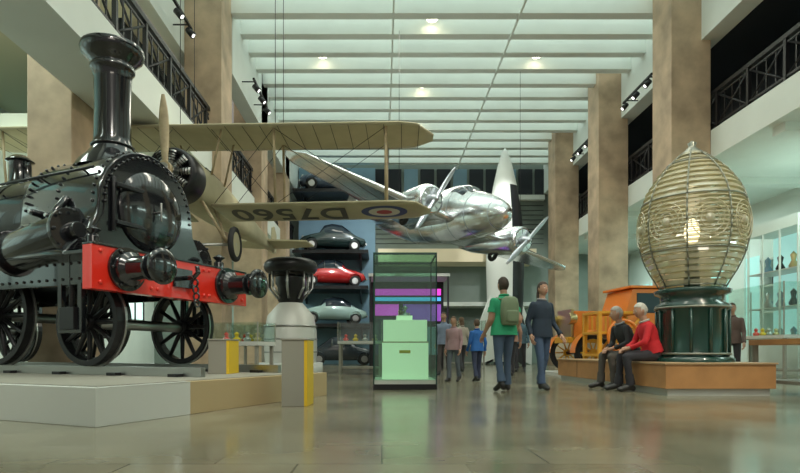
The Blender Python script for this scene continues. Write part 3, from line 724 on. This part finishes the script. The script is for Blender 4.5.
def person(name,x,y,yaw,J,top,bot,hair,s=1.0,long_sleeve=True,hairlen=0,shoe=(.03,.03,.03),headyaw=0,headpitch=0,bulk=1.0,shorts=False,bag=None,collar=None):
    T_=mat(name+'_top',top,.8,noise=.1,nscale=8); Bt=mat(name+'_trousers',bot,.85,noise=.1,nscale=8); H=mat(name+'_hair',hair,.7,noise=.2,nscale=30); SH=mat(name+'_shoes',shoe,.5)
    bones=[]
    def bone(a,b_,ra,rb,part): bones.append((J[a],J[b_],ra,rb,part))
    for n in'lr':
        bone('hip'+n,'kn'+n,.092*bulk,.062,'thigh'); bone('kn'+n,'an'+n,.062,.047,'calf'); bone('an'+n,'to'+n,.047,.042,'foot')
        bone('sh'+n,'el'+n,.058*bulk,.048,'uarm'); bone('el'+n,'wr'+n,.047,.031,'farm'); bone('wr'+n,'ha'+n,.03,.036,'hand')
    bone('pel','chest',.13*bulk,.13*bulk,'torso'); bone('chest','neck',.12*bulk,.08,'torso'); bones.append((J['neck'],J['head'],.056,.054,'neck'))
    tmp=B('tmp')
    for a,b_,ra,rb,part in bones:
        if part in('torso',): continue
        tmp.cyl(a,b_,ra,rb,SKIN,14)
        if part=='foot':
            tmp.sph(b_+V(0,0,.0),(.048,.055,.04),SKIN,12,8); tmp.sph(a-V(0,.03,.03),(.040,.045,.05),SKIN,12,8)
        tmp.sph(a,(ra,ra,ra),SKIN,14,8); 
        if part!='foot': tmp.sph(b_,(rb,rb,rb),SKIN,14,8)
    pel,ch,nk=J['pel'],J['chest'],J['neck']; up=(ch-pel).normalized()
    up2=(nk-ch).normalized()
    path=[(pel-up*.10,.10,.09),(pel-up*.04,.165,.118),(pel+up*.03,.175,.125),(pel.lerp(ch,.45),.155,.115),(pel.lerp(ch,.8),.168,.122),(ch+up2*.03,.178,.122),(ch.lerp(nk,.5),.178,.108),(ch.lerp(nk,.75),.145,.088),(ch.lerp(nk,.92),.09,.07),(nk+up2*.01,.06,.058)]
    rings=[]
    for c_,w,d in path:
        w*=bulk;d*=bulk
        u=up if (c_-ch).dot(up)<0 else up2; f=u.cross(Vector((1,0,0)))
        rings.append([c_+Vector((1,0,0))*w*math.cos(2*pi*i/20)+f*d*math.sin(2*pi*i/20) for i in range(20)])
    tmp.loft(rings,SKIN)
    to_=tmp.done(); rm=to_.modifiers.new('r','REMESH'); rm.mode='VOXEL'; rm.voxel_size=.014
    sm=to_.modifiers.new('s','SMOOTH'); sm.factor=.6; sm.iterations=8
    dg=bpy.context.evaluated_depsgraph_get(); ev=to_.evaluated_get(dg); me=ev.to_mesh()
    vs=[v.co.copy() for v in me.vertices]; fcs=[tuple(q.vertices) for q in me.polygons]
    ev.to_mesh_clear(); bpy.data.objects.remove(to_)
    hd=(J['head']-J['neck']).normalized()
    groups={}
    def part_of(p):
        if (p-J['neck']).dot(hd)>.022: return 'neck',.5
        best=None
        for a,b_,ra,rb,pt in bones:
            d=b_-a; t=max(0,min(1,(p-a).dot(d)/d.length_squared)); dd=(p-(a+d*t)).length-(ra+(rb-ra)*t)
            if pt=='torso': dd-=.03
            if best is None or dd<best[0]: best=(dd,pt,t)
        return best[1],best[2]
    for f in fcs:
        p=sum((vs[i] for i in f),Vector())/len(f); pt,t=part_of(p)
        if pt=='torso': m_=T_ if (p-J['pel']).dot(up)>-.03 else Bt
        elif pt=='uarm': m_=T_ if (long_sleeve or t<.6) else SKIN
        elif pt=='farm': m_=T_ if long_sleeve else SKIN
        elif pt=='hand': m_=SKIN
        elif pt=='neck': m_=SKIN if t>.2 else T_
        elif pt=='thigh': m_=Bt
        elif pt=='calf': m_=SKIN if shorts else (Bt if t<.93 else SH)
        else: m_=SH
        groups.setdefault(m_.name,(m_,[]))[1].append(f)
    W=TR(x,y,0,yaw)@Matrix.Diagonal((s,s,s,1))
    P=B(name,W)
    bv=[P.bm.verts.new(v) for v in vs]
    for m_,fl in groups.values():
        idx=P.mi(m_)
        for f in fl:
            fc=P.bm.faces.new([bv[i] for i in f]); fc.material_index=idx; fc.smooth=True
    seat=J['knl'].y>.3
    fdir=up.cross(Vector((1,0,0)))
    hem=[(.20,.160,.120),(.10,.176,.132),(.02,.192,.145)]+([] if seat else [(-.05,.200,.152),(-.09,.203,.155)])
    P.loft([[pel+up*h+Vector((1,0,0))*w*bulk*math.cos(2*pi*i/24)+fdir*d*bulk*math.sin(2*pi*i/24)*(1+.02*math.sin(5*i)) for i in range(24)] for h,w,d in hem],T_,False,True)
    for n in'lr':
        if long_sleeve:
            a,b_=J['el'+n],J['wr'+n]; d=(b_-a).normalized(); P.cyl(b_-d*.06,b_-d*.005,.040,.041,T_,14,True,False)
        else:
            a,b_=J['sh'+n],J['el'+n]; P.cyl(a.lerp(b_,.35),a.lerp(b_,.62),.062*bulk,.064*bulk,T_,16,True,False)
        if not shorts:
            a,b_=J['kn'+n],J['an'+n]; P.cyl(a.lerp(b_,.6),a.lerp(b_,.95),.060,.066,Bt,16,True,False)
    for n in'lr':
        a,h=J['wr'+n],J['ha'+n]; d=(h-a).normalized(); sd_=-1 if n=='l' else 1
        ref=Vector((0,0,1)) if abs(d.z)<.8 else Vector((-sd_,0,0))
        pn=(ref-d*ref.dot(d)).normalized(); lat=d.cross(pn).normalized()
        if abs(d.z)>=.8: curl=pn
        else: curl=-pn
        for i,(off,ln) in enumerate(((-.026,.062),(-.009,.074),(.009,.070),(.025,.054))):
            b0=h+lat*off+d*.015; b1=b0+d*ln*.5+curl*.004; b2=b1+d*ln*.32+curl*.016; b3=b2+d*ln*.2+curl*.018
            for q0,q1,r in((b0,b1,.0095),(b1,b2,.0085),(b2,b3,.0078)): P.cyl(q0,q1,r,r*.93,SKIN,8); P.sph(q1,(r*.93,)*3,SKIN,8,5)
        tl=Vector((0,1,0)) if abs(d.z)>=.8 else Vector((-sd_,0,0)); tl=(tl-d*tl.dot(d)).normalized()
        t0=a+d*.03+tl*.02; t1=t0+tl*.028+d*.025; t2=t1+d*.03+tl*.006
        P.cyl(t0,t1,.012,.0105,SKIN,8); P.sph(t1,(.0105,)*3,SKIN,8,5); P.cyl(t1,t2,.0105,.009,SKIN,8); P.sph(t2,(.009,)*3,SKIN,8,5)
    HM=Matrix.Translation(J['head'])@Matrix.Rotation(headyaw,4,'Z')@Matrix.Rotation(headpitch,4,'X')
    def hshape(x_,y_,z_,k=1.0):
        X,Y_,Z=x_*.077*k,y_*.097*k,z_*.118*k
        if z_<0: X*=1-.28*z_*z_; Y_=Y_*(1-.12*z_*z_)+.012*(-z_)
        if y_<0 and z_<0: Y_*=1-.25*(-z_)
        return (X,Y_,Z)
    def headmesh(k,filt,m_):
        U,Vn=28,20; vv=[];ff=[]
        for i in range(Vn+1):
            th=pi*i/Vn
            for j in range(U):
                a=2*pi*j/U; vv.append((math.sin(th)*math.cos(a),math.sin(th)*math.sin(a),math.cos(th)))
        for i in range(Vn):
            for j in range(U):
                q=(i*U+j,(i+1)*U+j,(i+1)*U+(j+1)%U,i*U+(j+1)%U)
                c_=sum((Vector(vv[e]) for e in q),Vector())/4
                if filt(c_): ff.append(q)
        P.add([hshape(*v,k) for v in vv],ff,m_,True,HM)
    headmesh(1,lambda c_:True,SKIN)
    headmesh(1.1,lambda c_: (c_.z>.62) or (c_.y<.05 and c_.z>.1) or (c_.y<-.25 and c_.z>-.6) or (c_.y<.45 and c_.z>.4),H)
    headmesh(1.06,lambda c_: (c_.z>.55) or (c_.y<.12 and c_.z>.0) or (c_.y<-.2 and c_.z>-.65),H)
    if hairlen:
        P.sph((0,-.055,-.07-hairlen*.4),(.075,.045,.09+hairlen*.5),H,16,10,HM)
    P.sph((0,.103,-.018),(.011,.018,.016),SKIN,10,8,HM); P.sph((0,.096,.005),(.008,.012,.026),SKIN,10,8,HM)
    for e in(-1,1):
        P.sph((e*.029,.081,.012),(.013,.011,.008),EYE,10,8,HM); P.sph((e*.029,.090,.012),(.005,.004,.006),PUP,8,6,HM)
        P.sph((e*.030,.086,.03),(.016,.007,.004),H,10,6,HM); P.sph((e*.078,-.002,-.005),(.009,.018,.028),SKIN,10,8,HM)
    P.sph((0,.088,-.055),(.022,.010,.006),LIP,12,6,HM)
    CO=mat(name+'_collar',collar,.8) if collar else T_
    P.torus(J['neck']+hd*.012,hd,.066,.016,CO,24,8)
    if bag:
        bm_=mat(name+'_bag',bag,.8); c_=J['chest']
        P.loft([[c_+V(.135*rw*math.copysign(abs(math.cos(q))**.6,math.cos(q)),-.185+.075*rw*math.copysign(abs(math.sin(q))**.6,math.sin(q)),hz) for q in [2*pi*i/20 for i in range(20)]] for hz,rw in((-.27,.75),(-.25,.95),(-.1,1.05),(.05,1.0),(.13,.85),(.16,.5))],bm_)
        P.loft([[c_+V(.10*rw*math.copysign(abs(math.cos(q))**.6,math.cos(q)),-.265+.03*rw*math.copysign(abs(math.sin(q))**.6,math.sin(q)),hz) for q in [2*pi*i/16 for i in range(16)]] for hz,rw in((-.23,.8),(-.2,1),(-.08,1),(-.05,.8))],bm_)
        for e in(-1,1): P.tube([c_+V(e*.1,-.12,.12),c_+V(e*.12,.0,.15),c_+V(e*.12,.12,.05),c_+V(e*.13,.05,-.15)],.014,bm_,6)
    return P.done()
person('seated_man',4.10,9.2,pi/2+.15,sit(.13),(.03,.032,.036),(.10,.09,.08),(.45,.43,.4),1.0,headyaw=-.25,headpitch=-.15,collar=(.3,.32,.35))
person('seated_woman',4.12,8.5,pi/2-.1,sit(.08),(.62,.02,.03),(.035,.035,.045),(.6,.58,.52),1.0,headyaw=.1,headpitch=-.2,bulk=1.05,collar=(.5,.5,.48))
person('standing_man',1.85,8.5,.3,stand(.10,.06),(.03,.36,.18),(.07,.11,.18),(.05,.035,.025),.99,long_sleeve=False,bulk=1.08,bag=(.20,.26,.16))
person('walking_woman',2.55,8.95,-2.7,stand(.14,.04),(.02,.035,.06),(.06,.10,.18),(.06,.04,.03),.98,hairlen=.1,collar=(.3,.3,.32))
person('walking_child',1.92,11.3,.3,stand(.14),(.02,.12,.4),(.04,.05,.1),(.08,.05,.03),.72)
person('walking_child',1.45,11.3,2.6,stand(.1),(.35,.22,.24),(.1,.12,.15),(.1,.06,.03),.75,hairlen=.12)
person('walking_man',3.1,13.5,.2,stand(.18),(.35,.2,.15),(.05,.05,.06),(.05,.035,.02),.98)
person('visitor_woman',1.6,14.5,2.8,stand(.15),(.2,.25,.35),(.08,.07,.07),(.04,.03,.02),.93,hairlen=.1)
person('visitor_woman',2.35,16.5,.4,stand(.15),(.4,.36,.3),(.06,.06,.07),(.1,.06,.03),.93,hairlen=.1)
person('visitor_man',7.0,11.2,2.5,stand(.15),(.12,.08,.07),(.05,.05,.06),(.05,.035,.02),.9)
person('visitor_man',4.2,17,2.9,stand(.12),(.08,.15,.2),(.05,.05,.06),(.05,.035,.02),1)

# ------------------------------------------------------------ lights
def area(name,x,y,z,sx,sy,e,col,rot=(0,0,0)):
    l=bpy.data.lights.new(name,'AREA'); l.shape='RECTANGLE'; l.size=sx; l.size_y=sy; l.energy=e; l.color=col
    o=bpy.data.objects.new(name,l); scene.collection.objects.link(o); o.location=(x,y,z); o.rotation_euler=rot; return o
for i,y in enumerate((2,8,14,20,26)):
    area('aisle_lamp_right',10.6,y,5.5,1.2,3,130,(.76,1,.92)); area('aisle_lamp_left',-8.5,y,5.3 if y>12.5 else 8.2,1.5,3,200,(.84,1,.90))
for y in(0,5.5,11,17,23): area('nave_lamp',1.7,y,10.1,6,.8,150,(1,.95,.80))
area('fill_light',1.5,-4.5,6.5,5,1.5,120,(1,.92,.78),(math.radians(68),0,0))  # unseen fill light added high behind the camera
def spot(name,loc,tgt,e,col,ang=40):
    l=bpy.data.lights.new(name,'SPOT'); l.energy=e; l.color=col; l.spot_size=math.radians(ang); l.spot_blend=.6; l.shadow_soft_size=.12
    o=bpy.data.objects.new(name,l); scene.collection.objects.link(o); o.location=loc
    o.rotation_euler=(Vector(tgt)-Vector(loc)).to_track_quat('-Z','Y').to_euler()
spot('spot_lamp',(-1,1,8),(-3,7.2,2),1100,(1,.95,.85),45)
spot('spot_lamp',(6,3,8),(4.6,8.4,2),1100,(1,.92,.72),35)
spot('spot_lamp',(3.5,9,9),(2.5,17.5,5),1700,(.95,.98,1),45)
spot('spot_lamp',(2,22,9.5),(-2.6,28,5),1300,(.88,.96,1),50)
spot('spot_lamp',(7.4,13,8),(-1,12,4.5),1000,(1,.93,.75),35)
spot('spot_lamp',(4.5,20.5,9.8),(5.75,26.2,6.5),1300,(.95,1,.96),35)  # unseen spot added to brighten the rocket
w=bpy.data.worlds.new('world'); scene.world=w; w.use_nodes=True; w.node_tree.nodes['Background'].inputs[0].default_value=(.88,.84,.74,1); w.node_tree.nodes['Background'].inputs[1].default_value=.30

cd=bpy.data.cameras.new('camera'); cd.sensor_width=36; cd.lens=36*560/800; cd.shift_y=115.5/800; cd.shift_x=18/800; cd.clip_end=200
co=bpy.data.objects.new('camera',cd); scene.collection.objects.link(co); co.location=(0,0,.6); co.rotation_euler=(pi/2,0,0)
scene.camera=co
